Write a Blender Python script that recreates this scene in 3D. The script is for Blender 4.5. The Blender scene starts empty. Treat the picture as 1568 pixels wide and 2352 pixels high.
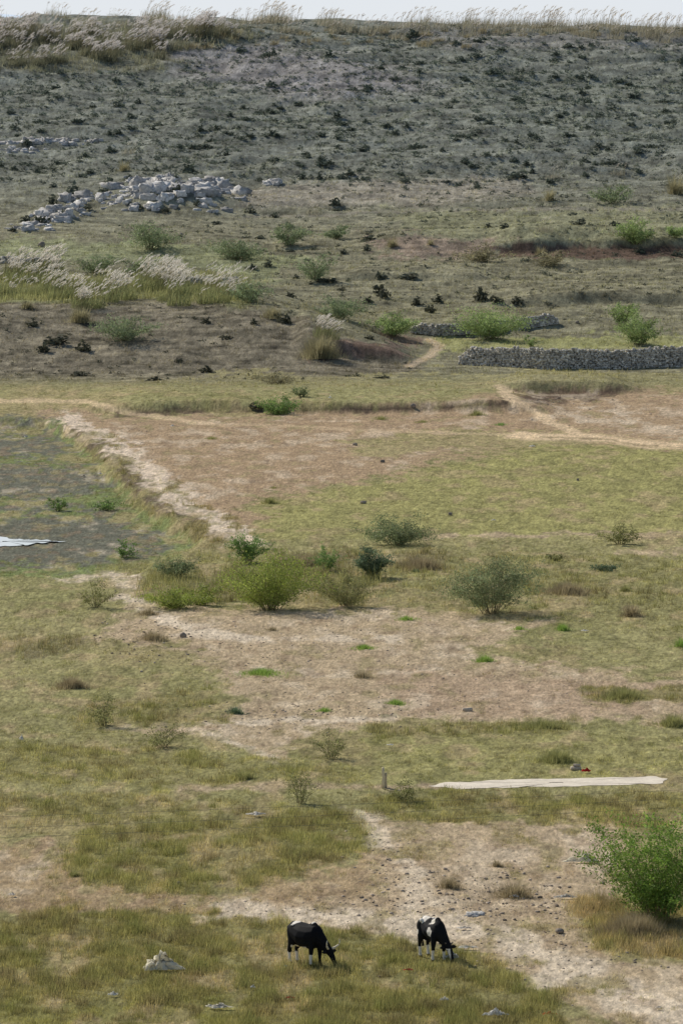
import bpy, math, numpy as np, random
from mathutils import Vector
rng=np.random.default_rng(7); random.seed(7)
S=bpy.context.scene; COL=S.collection
F=12000.0; CX=784.0; CY=1176.0; H=30.0
TH=math.atan(1058/F); ct,st=math.cos(TH),math.sin(TH)
KE=0.80
# ---------------------------------------------------------------- colour
def lin(c):
    c=np.asarray(c,float)/255.0
    return np.where(c<=0.04045,c/12.92,((c+0.055)/1.055)**2.4)
def C(r,g,b):
    v=lin((r,g,b))/KE
    return v*min(1,.85/v.max())
# ---------------------------------------------------------------- noise
def vn(x,y,seed=0):
    x=np.asarray(x,float); y=np.asarray(y,float)
    xi=np.floor(x).astype(np.int64); yi=np.floor(y).astype(np.int64)
    fx=x-xi; fy=y-yi; fx=fx*fx*(3-2*fx); fy=fy*fy*(3-2*fy)
    def h(a,b):
        n=(a*374761393+b*668265263+seed*1442695041)&0xffffffff
        n=((n^(n>>13))*1274126177)&0xffffffff
        n=(n^(n>>16))&0xffff
        return n/32767.5-1.0
    a=h(xi,yi);b=h(xi+1,yi);c=h(xi,yi+1);d=h(xi+1,yi+1)
    return (a+(b-a)*fx)*(1-fy)+(c+(d-c)*fx)*fy
def fbm(x,y,o=4,seed=0):
    s=0;a=1;t=0
    for i in range(o):
        s=s+a*vn(x,y,seed+i*17); t+=a; a*=0.55; x,y=(x*1.76+y*.9)+11.3,(y*1.76-x*.9)+5.7
    return s/t
def sst(a,b,x):
    t=np.clip((x-a)/(b-a),0,1); return t*t*(3-2*t)
# ---------------------------------------------------------------- terrain
_p=[(-400,0),(479,0),(520,.45),(570,2.4),(620,5.1),(645,6.8),(690,8.2),(730,12.9),(765,18.4),(800,24.5),(828,29.9),(850,33.0),(870,33.8),(920,33),(1100,25),(1500,5),(3000,0),(12000,0)]
_yy=np.arange(-400,4000,1.0); _zz=np.interp(_yy,[a for a,b in _p],[b for a,b in _p])
_k=np.hanning(17); _k/=_k.sum(); _zz=np.convolve(np.pad(_zz,8,mode='edge'),_k,'valid')
def proj(x,y,z):
    dep=y*ct+(H-z)*st; up=y*st-(H-z)*ct
    return CX+F*x/dep, CY-F*up/dep
def sdf(px,py,poly,ys=3.0):
    P=np.array(poly,float); 
    P[:,0]=np.where(P[:,0]<=5,-900,np.where(P[:,0]>=1560,2500,P[:,0]))
    px=np.asarray(px,float); py=np.asarray(py,float)*ys; P[:,1]*=ys
    d=np.full(px.shape,1e18); ins=np.zeros(px.shape,bool)
    n=len(P)
    for i in range(n):
        ax,ay=P[i]; bx,by=P[(i+1)%n]
        ex,ey=bx-ax,by-ay; wx=px-ax; wy=py-ay
        t=np.clip((wx*ex+wy*ey)/(ex*ex+ey*ey+1e-9),0,1)
        d=np.minimum(d,(wx-ex*t)**2+(wy-ey*t)**2)
        c=((ay>py)!=(by>py))
        xx=(bx-ax)*(py-ay)/((by-ay) if by!=ay else 1e-9)+ax
        ins^=c&(px<xx)
    d=np.sqrt(d); return np.where(ins,d,-d)
def ldist(px,py,line,ys=3.0):
    P=np.array(line,float); P[:,0]=np.where(P[:,0]<=5,-900,np.where(P[:,0]>=1560,2500,P[:,0])); P[:,1]*=ys; py=py*ys
    d=np.full(np.shape(px),1e18)
    for i in range(len(P)-1):
        ax,ay=P[i]; bx,by=P[i+1]; ex,ey=bx-ax,by-ay
        t=np.clip(((px-ax)*ex+(py-ay)*ey)/(ex*ex+ey*ey),0,1)
        d=np.minimum(d,(px-ax-ex*t)**2+(py-ay-ey*t)**2)
    return np.sqrt(d)
# ground lay-out (surveyed from the photo onto the flat valley floor)
MARSH=[(0,965),(110,962),(190,1005),(260,1085),(360,1170),(455,1235),(400,1275),(290,1315),(120,1325),(0,1328)]
PITCH=[(985,1806),(1020,1798),(1180,1792),(1350,1788),(1505,1785),(1528,1790),(1522,1800),(1420,1804),(1200,1809),(1060,1813)]
def T(x,y):
    x=np.asarray(x,float); y=np.asarray(y,float)
    z=np.interp(y,_yy,_zz)
    wob=3*vn(x/14,y*0+3.3,5)+1.2*vn(x/4,y*0+1.3,6)
    z=z+4.4*sst(479,521,y+wob)*(1-sst(528,568,y))*(1-sst(-9,9,x))*(0.94+0.10*vn(x/9,y/30,9))
    z=z+1.3*sst(628,640,y+wob)*(1-sst(644,668,y))*sst(0,8,x)
    z=z+1.6*sst(800,850,y)*(1-sst(-25,18,x))*(1-sst(900,1000,y))
    z=z+0.9*sst(435,437.2,y+0.8*wob)*(1-sst(445,480,y))*sst(-26,-14,x)*(1-sst(12,20,x))
    z=z+1.0*sst(458,460.5,y+0.8*wob)*(1-sst(466,490,y))*sst(12,17,x)*(1-sst(23,28,x))
    z=z+1.1*sst(568,571,y+wob*.6)*(1-sst(575,600,y))*sst(13,24,x)
    z=z+1.1*sst(631,633,y+wob*.6)*(1-sst(636,660,y))*sst(17,22,x)
    z=z+0.7*sst(600,602.5,y+1.5*wob)*(1-sst(606,622,y))*sst(-4,3,x)*(1-sst(14,20,x))
    z=z+1.1*sst(497,499,y+.4*wob)*(1-sst(503,530,y))*sst(-5,-3,x)*(1-sst(4,8,x))
    z=z+2.6*np.exp(-((x+22)/9)**2-((y-700)/8)**2)+1.8*np.exp(-((x+37)/6)**2-((y-684)/6)**2)
    amp=sst(476,540,y)
    am2=sst(680,740,y)
    z=z+amp*(0.42*fbm(x/9,y/9,3,21)+0.24*vn(x/3.0,y/2.6,22)+(0.20+.14*am2)*fbm(x/12+.4*vn(x/5,y/5,29),y/2.3,2,27)*(1-sst(890,900,y)))
    z=z+am2*(0.9*vn(x/22,y/30,23)+0.55*vn(x/7,y/8,24))*(1-sst(3000,3500,y))
    px,py=proj(x,y,0*z)
    pm=sst(-60,-15,sdf(px,py,PITCH))*(y<300)
    z=z+(1-pm)*(1-amp)*(0.12*fbm(x/3,y/5,4,25)+.10*vn(x/13,y/19,26))*(1-sst(3000,3500,y))
    m=sst(-18,22,sdf(px,py,MARSH)+22*fbm(x/1.5,y/3,2,28))*(y<440)
    z=z-0.65*m
    return z
def hit(px,py,y0=100):
    a=(px-CX)/F; b=(CY-py)/F
    dx=a; dy=ct+b*st; dz=-st+b*ct
    yc=float(row2d(py)); ys=np.arange(max(100,yc-60),min(905,yc+60),0.12); t=ys/dy
    g=T(dx*t,ys); c=H+dz*t<g; i=int(np.argmax(c))
    if not c.any(): i=int(np.argmin(H+dz*t-g))
    return float(dx*t[i]),float(ys[i]),float(g[i])
def sc(y,z): return F/(y*ct+(H-z)*st)
_dy=np.arange(60,900,0.5); _py=proj(0*_dy,_dy,np.interp(_dy,_yy,_zz))[1]
_mono=np.minimum.accumulate(_py)
def row2d(py): return np.interp(-np.asarray(py),-_mono,_dy)
# ---------------------------------------------------------------- paint
def paint(x,y,z,lo=0,hi=3000):
    PX,PY=proj(x,y,z)
    n1=fbm(x/3.2,y/7,4,31); n2=fbm(x/2.4,y/9,4,32); nf=fbm(x/.5,y/1.4,3,33); nb=fbm(x/9,y/22,3,34); mot=fbm(x/1.3,y/3.8,4,61); mo2=fbm(x/3.5,y/12,3,62)
    rg=nf+1.2*mot
    wx=PX+n1*46; wy=PY+n2*13
    col=np.empty(x.shape+(3,)); g=C(143,137,95); col[...]=g
    veg=np.full(x.shape,0.4); vh=np.full(x.shape,0.08); dm=np.zeros(x.shape)
    def mix(c,m,strength=1.0):
        nonlocal col
        m=np.clip(m*strength,0,1)[...,None]; col=col*(1-m)+np.asarray(c)*m
    mix(C(155,140,104),sst(0.0,.5,nb),.6); mix(C(128,126,82),sst(0.0,.5,-nb),.6)
    def zone(c,poly,w=14,strength=1.0,v=None,h=None,rag=26):
        nonlocal veg,vh,dm
        ys=[p[1] for p in poly]
        if min(ys)-60>hi or max(ys)+60<lo: return
        m=sst(-w,w,sdf(wx,wy,poly)+rg*rag)
        mix(c,m,strength)
        if v is not None: veg=veg*(1-m)+v*m; dm=dm*(1-m)+(v<.2)*m
        if h is not None: vh=vh*(1-m)+h*m
    def path(c,ln,a,b,k,s=.8,dv=True,warp=1):
        nonlocal veg
        l=ldist(wx if warp else PX+n1*12,wy if warp else PY+n2*5,ln); m=sst(a,b,l+rg*k); mix(c,m,s)
        if dv: veg=veg*(1-m)
    dirt=C(171,152,124); red=C(158,135,108); pale=C(202,186,162); weed=C(123,117,76); mud=C(100,99,88); lush=C(117,126,80)
    hm=sst(905,845,PY)
    zone(C(146,141,90),[(560,1240),(600,1150),(850,1110),(1100,1050),(1250,1015),(1600,1060),(1600,1210),(1000,1230)],30,.9,.35,.05)
    zone(red,[(60,945),(600,955),(1100,905),(1430,890),(1600,940),(1600,1048),(1250,1012),(1100,1040),(850,1100),(600,1140),(575,1215),(440,1190),(330,1090),(230,1000)],30,.95,.05,.05,60)
    zone(C(148,140,98),[(780,1010),(1100,985),(1400,1000),(1100,1030),(850,1050)],30,.7,.2,.05,50)
    zone(C(140,136,94),[(300,900),(800,890),(1140,895),(1000,920),(500,930),(260,925)],16,.8,.5,.08)
    zone(C(84,72,60),[(260,938),(700,942),(1000,929),(1250,907),(1420,890),(1400,912),(1050,935),(650,953),(280,950)],7,.9,.2,.12,18)  # this and the next zone: shade of the bank faces painted into the soil
    zone(C(96,80,66),[(1180,900),(1420,885),(1430,905),(1300,925),(1190,925)],10,.8,.15,.12,30)
    zone(lush,MARSH,16,1,.8,.09)
    for p in ([(0,1008),(100,1000),(190,1040),(60,1058),(0,1058)],[(0,1078),(170,1072),(270,1112),(120,1145),(0,1142)],[(0,1190),(220,1182),(390,1230),(330,1280),(120,1300),(0,1295)],[(0,965),(80,962),(90,990),(0,994)],[(0,1158),(190,1160),(260,1176),(0,1180)]):
        zone(mud,p,26,.92,.12,.05,70)
    zone(C(124,113,78),[(150,985),(230,1000),(300,1070),(400,1110),(560,1220),(620,1290),(480,1260),(370,1190),(250,1090)],14,.9,1,.24)
    path(C(96,84,70),[(150,975),(215,1012),(285,1075),(355,1138),(430,1192)],34,20,26,.8)  # shaded face of the marsh-edge bank, painted as darker soil
    path(C(208,190,168),[(140,962),(245,1006),(320,1070),(392,1130),(460,1180),(570,1250)],54,16,44,.9)
    zone(C(133,128,86),[(250,1300),(560,1260),(1000,1270),(1600,1290),(1600,1420),(1250,1440),(1000,1400),(380,1400),(280,1370)],20,.8,.8,.16)
    zone(C(118,115,78),[(280,1330),(560,1300),(900,1300),(900,1392),(520,1398),(330,1390)],20,.7,1.1,.38,40)
    zone(weed,[(1200,1335),(1400,1338),(1390,1368),(1210,1368)],12,.7,1,.25)
    zone(C(120,108,84),[(620,1270),(1030,1270),(1030,1310),(640,1310)],16,.6,1,.3)
    zone(dirt,[(300,1420),(420,1402),(900,1398),(1240,1430),(1170,1470),(1100,1500),(1500,1560),(1600,1580),(1600,1650),(1200,1655),(850,1650),(720,1690),(640,1735),(520,1700),(330,1675),(500,1640),(560,1600),(490,1530),(400,1480),(180,1465)],28,.95,.04,.06,60)
    zone(C(162,139,116),[(900,1540),(1500,1570),(1500,1640),(900,1640)],36,.6,rag=60)
    path(pale,[(150,1330),(270,1318),(300,1370),(360,1415),(450,1445),(600,1470)],34,8,22,.9)
    path(pale,[(280,1668),(460,1662),(700,1656),(900,1650)],30,5,22,.9)
    path(pale,[(480,1690),(560,1715),(640,1745)],30,5,18,.9)
    path(pale,[(420,1460),(700,1465),(900,1470)],26,2,26,.7)
    path(pale,[(560,1540),(800,1550),(1000,1545)],26,2,30,.5)
    zone(weed,[(180,1610),(480,1590),(500,1660),(200,1672)],16,.8,1,.2,45)
    zone(C(122,114,86),[(0,1462),(190,1465),(160,1502),(0,1540)],14,.8,1,.22,45)
    zone(C(129,123,80),[(0,1700),(300,1720),(620,1750),(860,1745),(800,1790),(500,1800),(0,1795)],26,.7,.7,.15,60)
    zone(weed,[(840,1668),(1320,1655),(1310,1682),(850,1695)],10,.8,1,.16)
    zone(weed,[(1340,1582),(1600,1570),(1600,1615),(1360,1612)],10,.8,1,.18)
    zone(C(147,141,92),[(700,1700),(1600,1680),(1600,1780),(900,1795),(760,1770)],20,.6,.4,.08)
    path(dirt,[(1000,1232),(1300,1226),(1600,1220)],22,6,18,.9)
    path(dirt,[(1420,1268),(1600,1262)],30,6,18,.9)
    path(dirt,[(420,1806),(620,1802),(760,1806),(1000,1808)],40,8,22,.9)
    zone(C(125,119,76),[(820,1822),(1600,1835),(1600,1905),(1000,1905),(830,1880)],20,.75,.9,.16,50)
    zone(C(119,115,72),[(100,1960),(300,1895),(560,1850),(820,1868),(845,1950),(640,2020),(440,2072),(180,2062)],26,.85,1.1,.22,75)
    zone(C(125,118,76),[(0,1815),(350,1820),(560,1850),(300,1895),(90,1910),(0,1920)],24,.6,.8,.17,60)
    zone(C(158,137,107),[(0,1985),(110,1935),(190,2030),(440,2075),(640,2025),(850,1960),(1400,1890),(1430,2070),(1330,2120),(900,2150),(560,2112),(250,2100),(0,2105)],34,.94,.14,.08,70)
    zone(dirt,[(820,1870),(900,1890),(1400,1900),(1420,2060),(1330,2120),(1420,2200),(1600,2230),(1600,2400),(1400,2390),(1250,2260),(1100,2190),(870,2140),(540,2112),(600,2086),(860,2050),(880,1980)],30,.95,.04,.06,60)
    path(pale,[(820,1872),(880,1930),(920,2000),(960,2070)],60,10,44,.75,False)
    path(pale,[(560,2100),(900,2110),(1150,2150),(1300,2230),(1500,2330),(1700,2420)],108,36,60,.9)
    zone(C(132,117,82),[(1310,2075),(1600,2100),(1600,2225),(1400,2195)],22,.8,1,.26,50)
    zone(C(121,115,74),[(0,2108),(250,2100),(560,2116),(860,2150),(1050,2200),(1240,2265),(1370,2400),(0,2420)],26,.85,1.1,.2,70)
    zone(C(127,124,74),[(0,2290),(300,2310),(500,2290),(500,2400),(0,2400)],24,.7,.8,.14,60)
    v=1-hm
    mot3=fbm(x/.7,y/2.1,3,63)
    m=dm*sst(.22,.50,mot)*v; mix(C(142,131,96),m,.65); veg=veg+m*.5
    m=dm*sst(.05,.5,-mot+.5*mo2)*v; mix(pale,m,.4)
    m=dm*sst(.14,.5,mot3)*v; mix(C(136,116,94),m,.48); veg=veg+m*.22
    m=(1-dm)*sst(.05,.42,-mot+.5*mo2)*v; mix(C(160,142,108),m,.65); veg=veg*(1-.7*m)
    m=(1-dm)*sst(.04,.34,mot3)*v; mix(C(116,113,72),m,.55)
    m=(1-dm)*sst(.2,.5,mo2)*v; mix(C(125,120,78),m,.4)
    path(pale,[(1290,950),(1400,962),(1480,988),(1600,1012)],50,8,60,.4,False,0)
    for ln,a,s_ in (([(0,908),(200,922),(300,946),(480,972)],18,.55),([(480,972),(900,990),(1250,1000)],14,.35),([(1150,888),(1180,920),(1250,960),(1330,1000)],19,.85),([(1180,1001),(1400,1006),(1500,1022),(1600,1046)],36,.95)):
        path(C(204,180,146),ln,a,9,7,s_,warp=0)
    path(C(146,130,100),[(1250,1003),(1400,1009),(1500,1025),(1600,1048)],8,2,4,.75,warp=0)
    # ---- hillside
    nh=fbm(x/5,y/6,4,41); nt=fbm(x/3.0,y/1.1,4,42); ns=fbm(x/.8,y/1.6,2,44)
    near=C(124,120,98); far=C(119,121,111)  # far: upper slope colour carries the distance haze as a tint
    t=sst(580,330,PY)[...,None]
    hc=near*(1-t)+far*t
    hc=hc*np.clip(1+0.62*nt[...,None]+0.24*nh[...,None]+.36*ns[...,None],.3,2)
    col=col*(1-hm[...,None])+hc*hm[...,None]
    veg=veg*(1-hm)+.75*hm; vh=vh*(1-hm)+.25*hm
    def hz(c,poly,w=20,strength=.8,v=None,rag=40,h=None,tex=.5):
        nonlocal veg,vh,col
        if min(p[1] for p in poly)-60>hi or max(p[1] for p in poly)+60<lo: return
        m=sst(-w,w,sdf(PX+n1*60,PY+nh*18,poly)+(nf+nh)*rag)*hm; mm=np.clip(m*strength,0,1)[...,None]
        col=col*(1-mm)+np.asarray(c)*(1+tex*(nt+.7*ns)[...,None])*mm
        if v is not None: veg=veg*(1-m)+v*m
        if h is not None: vh=vh*(1-m)+h*m
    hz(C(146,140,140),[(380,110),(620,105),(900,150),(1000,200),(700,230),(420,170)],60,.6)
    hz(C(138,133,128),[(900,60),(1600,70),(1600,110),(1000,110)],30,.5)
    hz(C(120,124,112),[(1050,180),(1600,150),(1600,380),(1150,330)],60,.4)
    hz(C(150,142,128),[(880,410),(1100,405),(1250,440),(1000,470),(560,470),(520,430)],34,.7)
    hz(C(130,133,100),[(0,545),(500,560),(700,590),(620,650),(350,600),(0,590)],24,.8)
    hz(C(132,131,102),[(900,480),(1600,470),(1600,560),(1150,555),(950,540)],24,.7)
    hz(C(134,116,104),[(830,545),(1150,560),(1140,590),(900,590)],24,.7,.3,60)
    hz(C(92,74,64),[(1150,568),(1600,564),(1600,590),(1180,592)],8,.9,.1,20)
    hz(C(128,128,88),[(0,600),(560,640),(580,705),(350,700),(0,700)],14,.85,1.3,30,.75,.25)
    hz(C(114,113,94),[(0,50),(560,50),(600,85),(420,120),(380,160),(0,168)],14,.7,1.2,30,.9,.25)
    hz(C(110,102,88),[(0,700),(350,694),(620,705),(780,760),(930,800),(960,860),(400,880),(0,880)],14,.75,.9,40,.22,.9)
    hz(C(118,96,84),[(690,775),(950,778),(960,815),(720,825)],12,.7,.1)
    hz(C(142,141,96),[(980,772),(1600,765),(1600,800),(1080,800),(1010,820)],12,.9,.5,tex=.15)
    hz(C(126,121,94),[(620,690),(1300,700),(1300,735),(950,740),(800,780)],14,.6)
    hz(C(140,133,94),[(600,858),(1600,855),(1600,890),(300,890)],12,.8,tex=.2)
    def hp(ln,dyy,a,b,k,c,s_):
        nonlocal col
        l=ldist(PX,PY+dyy,ln); m=(sst(a,b,l+nf*k)*hm*s_)[...,None]; col=col*(1-m)+c*m
    hp([(985,780),(1010,795),(990,815),(940,840)],0,18,6,6,C(178,160,134),.9)
    hp([(560,500),(900,485),(1250,478),(1600,490)],nh*8,14,4,16,C(152,144,130),.5)
    hp([(0,900),(400,893),(900,884),(1200,878)],nh*4,10,3,10,C(160,140,108),.5)
    fm=sst(1000,1600,y); mix(C(150,162,170),fm)  # blue-grey haze painted into the ground colour beyond the ridge
    nq=fbm(x/.15,y/.7,2,35)[...,None]; q_=(1-.3*dm)[...,None]
    col=col*np.clip(1+0.28*q_*nf[...,None]+0.32*q_*nq*(1-hm[...,None]),.3,2)
    return np.clip(col,0.01,.9),veg,vh,PX,PY,hm
# ---------------------------------------------------------------- mesh helper
def mkmesh(name,V,Fc,k,cols=None,smooth=False):
    V=np.asarray(V,np.float32).reshape(-1,3); Fc=np.asarray(Fc,np.int32).reshape(-1,k)
    me=bpy.data.meshes.new(name); me.vertices.add(len(V)); me.vertices.foreach_set('co',V.ravel())
    me.loops.add(Fc.size); me.loops.foreach_set('vertex_index',Fc.ravel())
    me.polygons.add(len(Fc)); me.polygons.foreach_set('loop_start',np.arange(0,Fc.size,k,dtype=np.int32))
    if smooth: me.polygons.foreach_set('use_smooth',np.ones(len(Fc),bool))
    if cols is not None:
        a=me.color_attributes.new('Col','FLOAT_COLOR','POINT'); cc=np.ones((len(V),4),np.float32); cc[:,:3]=cols; a.data.foreach_set('color',cc.ravel())
    me.update(calc_edges=True)
    return me
class MB:
    def __init__(s): s.V=[];s.F=[];s.Cc=[];s.n=0
    def add(s,V,Fc,c):
        V=np.asarray(V,float).reshape(-1,3); Fc=np.asarray(Fc).reshape(-1,Fc.shape[-1])
        if Fc.shape[1]==4: Fc=np.vstack([Fc[:,[0,1,2]],Fc[:,[0,2,3]]])
        s.V.append(V); s.F.append(Fc+s.n); s.n+=len(V)
        c=np.asarray(c,float); s.Cc.append(np.broadcast_to(c,(len(V),3)) if c.ndim==1 else c)
    def mesh(s,name,smooth=False): return mkmesh(name,np.vstack(s.V),np.vstack(s.F),3,np.vstack(s.Cc),smooth)
def link(name,me,mat,parent=None,loc=None,rz=0,scale=None):
    o=bpy.data.objects.new(name,me)
    if me is not None and mat is not None and not me.materials: me.materials.append(mat)
    COL.objects.link(o)
    if parent: o.parent=parent
    if loc is not None: o.location=loc
    o.rotation_euler=(0,0,rz)
    if scale is not None: o.scale=scale
    return o
def tag(o,label=None,cat=None,group=None,kind=None):
    if label: o['label']=label
    if cat: o['category']=cat
    if group: o['group']=group
    if kind: o['kind']=kind
    return o
# ---------------------------------------------------------------- materials
def mat_base(name):
    m=bpy.data.materials.new(name); m.use_nodes=True; nt=m.node_tree; nt.nodes.clear(); return m,nt
def mat_col(name,transl=0.0,rough=.9,noise=(),bump=None,spec=.1,bdist=.05):
    m,nt=mat_base(name); N=nt.nodes; L=nt.links
    out=N.new('ShaderNodeOutputMaterial'); at=N.new('ShaderNodeAttribute'); at.attribute_name='Col'
    src=at.outputs['Color']
    tc=N.new('ShaderNodeTexCoord')
    for ns_ in noise:
        nz=N.new('ShaderNodeTexNoise'); nz.inputs['Scale'].default_value=ns_[0]; nz.inputs['Detail'].default_value=5
        mp=N.new('ShaderNodeMapping'); mp.inputs['Scale'].default_value=ns_[3] if len(ns_)>3 else (1,1,1)
        L.new(tc.outputs['Object'],mp.inputs[0]); L.new(mp.outputs[0],nz.inputs['Vector'])
        mr=N.new('ShaderNodeMapRange'); mr.inputs[1].default_value=.3; mr.inputs[2].default_value=.7; mr.inputs[3].default_value=ns_[1]; mr.inputs[4].default_value=ns_[2]
        L.new(nz.outputs[0],mr.inputs[0])
        vm=N.new('ShaderNodeVectorMath'); vm.operation='SCALE'; L.new(src,vm.inputs[0]); L.new(mr.outputs[0],vm.inputs['Scale']); src=vm.outputs[0]
    pb=N.new('ShaderNodeBsdfPrincipled'); pb.inputs['Roughness'].default_value=rough; pb.inputs['Specular IOR Level'].default_value=spec
    L.new(src,pb.inputs['Base Color'])
    if bump:
        nb=N.new('ShaderNodeTexNoise'); nb.inputs['Scale'].default_value=bump[0]; nb.inputs['Detail'].default_value=8; nb.inputs['Roughness'].default_value=.7
        mp=N.new('ShaderNodeMapping'); mp.inputs['Scale'].default_value=bump[2] if len(bump)>2 else (1,1,1)
        L.new(tc.outputs['Object'],mp.inputs[0]); L.new(mp.outputs[0],nb.inputs['Vector'])
        bp=N.new('ShaderNodeBump'); bp.inputs['Strength'].default_value=bump[1]; bp.inputs['Distance'].default_value=bdist
        L.new(nb.outputs[0],bp.inputs['Height']); L.new(bp.outputs[0],pb.inputs['Normal'])
    last=pb.outputs[0]
    if transl>0:
        tr=N.new('ShaderNodeBsdfTranslucent'); L.new(src,tr.inputs[0]); mx=N.new('ShaderNodeMixShader'); mx.inputs[0].default_value=transl
        L.new(last,mx.inputs[1]); L.new(tr.outputs[0],mx.inputs[2]); last=mx.outputs[0]
    L.new(last,out.inputs[0]); return m
M_ground=mat_col('ground_soil_and_turf',rough=1,noise=((2.2,.84,1.16,(1,.5,1)),(7,.74,1.26,(1,.25,1))),bump=(3.0,1,(1,.5,1)),spec=.05,bdist=.15)
M_grass=mat_col('grass_blades',.5,.8)
M_leaf=mat_col('leaves',.42,.6,spec=.2)
M_shrub=mat_col('shrub_leaves',.25,.8)
M_plume=mat_col('plumes',.55,.9)
M_wood=mat_col('stems',0,.9)
M_rock=mat_col('rock',0,.9,noise=((2.5,.7,1.25),),bump=(4,.8))
M_cow=mat_col('hide',0,.75,spec=.10)
M_horn=mat_col('horn',0,.5,spec=.4)
M_plast=mat_col('plastic_film',.45,.8,spec=.1)
M_pitch=mat_col('pitch_concrete',0,.9,noise=((1.2,.88,1.08),(6,.88,1.10)),bump=(8,.3))
M_brick=mat_col('brick',0,.9,noise=((6,.8,1.2),))
M_wire=mat_col('wire',0,.5)
M_cloth=mat_col('cloth',.3,.9)
# ---------------------------------------------------------------- ground sheet
rows=np.arange(2440,66,-2.4); ds=row2d(rows)
ds=np.concatenate([[-200,-50,30,80,120,140,150],ds[ds>152]]); ds=np.unique(ds)
ds2=[ds[0]]
for a in ds[1:]:
    g=a-ds2[-1]
    if ds2[-1]>150 and g>1.0:
        k=int(math.ceil(g/0.8)); ds2+=list(np.linspace(ds2[-1],a,k+1)[1:])
    else: ds2.append(a)
last=ds2[-1]; ds2+=list(np.arange(last+1,905,1.0))+list(np.arange(910,1100,8.0))+[1150,1250,1400,1600,2000,2600,3300,4500,7000,11000]
ds=np.array(ds2)
us=np.concatenate([[-30,-15,-8,-5,-3.4,-2.5,-2.0,-1.7,-1.5],np.linspace(-1.3,1.3,660),[1.5,1.7,2,2.5,3.4,5,8,15,30]])
hw=np.maximum(np.abs(ds),60)*784/F
X=us[None,:]*hw[:,None]; Y=np.repeat(ds[:,None],len(us),1)
Z=T(X,Y)
colr,_,_,_,_,_=paint(X,Y,Z)
colr*=np.clip(1+rng.normal(0,.10,X.shape),.5,1.5)[...,None]
nr,nc=X.shape; idx=np.arange(nr*nc).reshape(nr,nc)
Fq=np.stack([idx[:-1,:-1],idx[:-1,1:],idx[1:,1:],idx[1:,:-1]],-1).reshape(-1,4)
me=mkmesh('ground',np.stack([X,Y,Z],-1),Fq,4,colr.reshape(-1,3),True)
tag(link('ground',me,M_ground),kind='structure')
# distant hills
b=MB(); xs=np.linspace(-1500,900,180)
zt=20+64*np.exp(-((xs+560)/190)**2)+44*np.exp(-((xs+330)/150)**2)+6*fbm(xs/60,xs*0,4,77)
yb=7500.0; V=[]
for k,(fz,dy) in enumerate([(-.1,0),(.5,150),(1,500),(.3,1400)]): V.append(np.stack([xs,np.full_like(xs,yb+dy),zt*fz],-1))
V=np.stack(V); i=np.arange(V.shape[0]*V.shape[1]).reshape(V.shape[:2])
Fq=np.stack([i[:-1,:-1],i[:-1,1:],i[1:,1:],i[1:,:-1]],-1).reshape(-1,4)
b.add(V,Fq,C(204,216,228)*1.2); tag(link('distant_hills',b.mesh('distant_hills',True),M_wood),kind='structure')  # pale blue base colour stands in for haze over the hills
# water / pitch sheets
def sheet(name,poly,mat,col,dz,n=60,flat=None,rag=3,kind='structure',seed=1):
    P=[hit(*p) for p in poly]; cx=sum(p[0] for p in P)/len(P); cy=sum(p[1] for p in P)/len(P)
    pts=[]
    for i in range(len(P)):
        a=P[i]; c=P[(i+1)%len(P)]
        for k in range(14):
            t=k/14; x=a[0]+(c[0]-a[0])*t; y=a[1]+(c[1]-a[1])*t
            x+=.12*rag*float(fbm(x*2.3,y*.9,2,seed)); y+=.25*rag*float(fbm(x*2.1+9,y*.8,2,seed+3))
            pts.append((x,y))
    rings=[]; R=8
    for r in range(R+1):
        f=r/R; rings.append([(cx+(x-cx)*f,cy+(y-cy)*f) for x,y in pts])
    A=np.array(rings); z=T(A[...,0],A[...,1])+dz if flat is None else np.full(A.shape[:2],flat)
    V=np.concatenate([A,z[...,None]],-1); m=len(pts); i=np.arange((R+1)*m).reshape(R+1,m); j=np.roll(i,-1,1)
    Fq=np.stack([i[:-1],i[1:],j[1:],j[:-1]],-1).reshape(-1,4)
    bb=MB(); bb.add(V,Fq,col*(1+.12*fbm(V[...,0].ravel()*1.5,V[...,1].ravel()*.7,3,seed))[:,None]); return tag(link(name,bb.mesh(name,True),mat),kind=kind)
mw,nt=mat_base('water'); pb=nt.nodes.new('ShaderNodeBsdfPrincipled'); o=nt.nodes.new('ShaderNodeOutputMaterial'); nt.links.new(pb.outputs[0],o.inputs[0])
pb.inputs['Base Color'].default_value=(.75,.75,.72,1); pb.inputs['Roughness'].default_value=.04; pb.inputs['Specular IOR Level'].default_value=1  # whitish base colour stands in for part of the sky reflection
wz=hit(60,1246)[2]+.05
sheet('water',[(-150,1236),(10,1236),(50,1241),(100,1243),(145,1245),(90,1251),(30,1256),(-150,1262)],mw,C(200,210,215),0,flat=wz,rag=4)
sheet('cricket_pitch',PITCH,M_pitch,C(226,214,194),.012,rag=1.2,seed=4)
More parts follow.
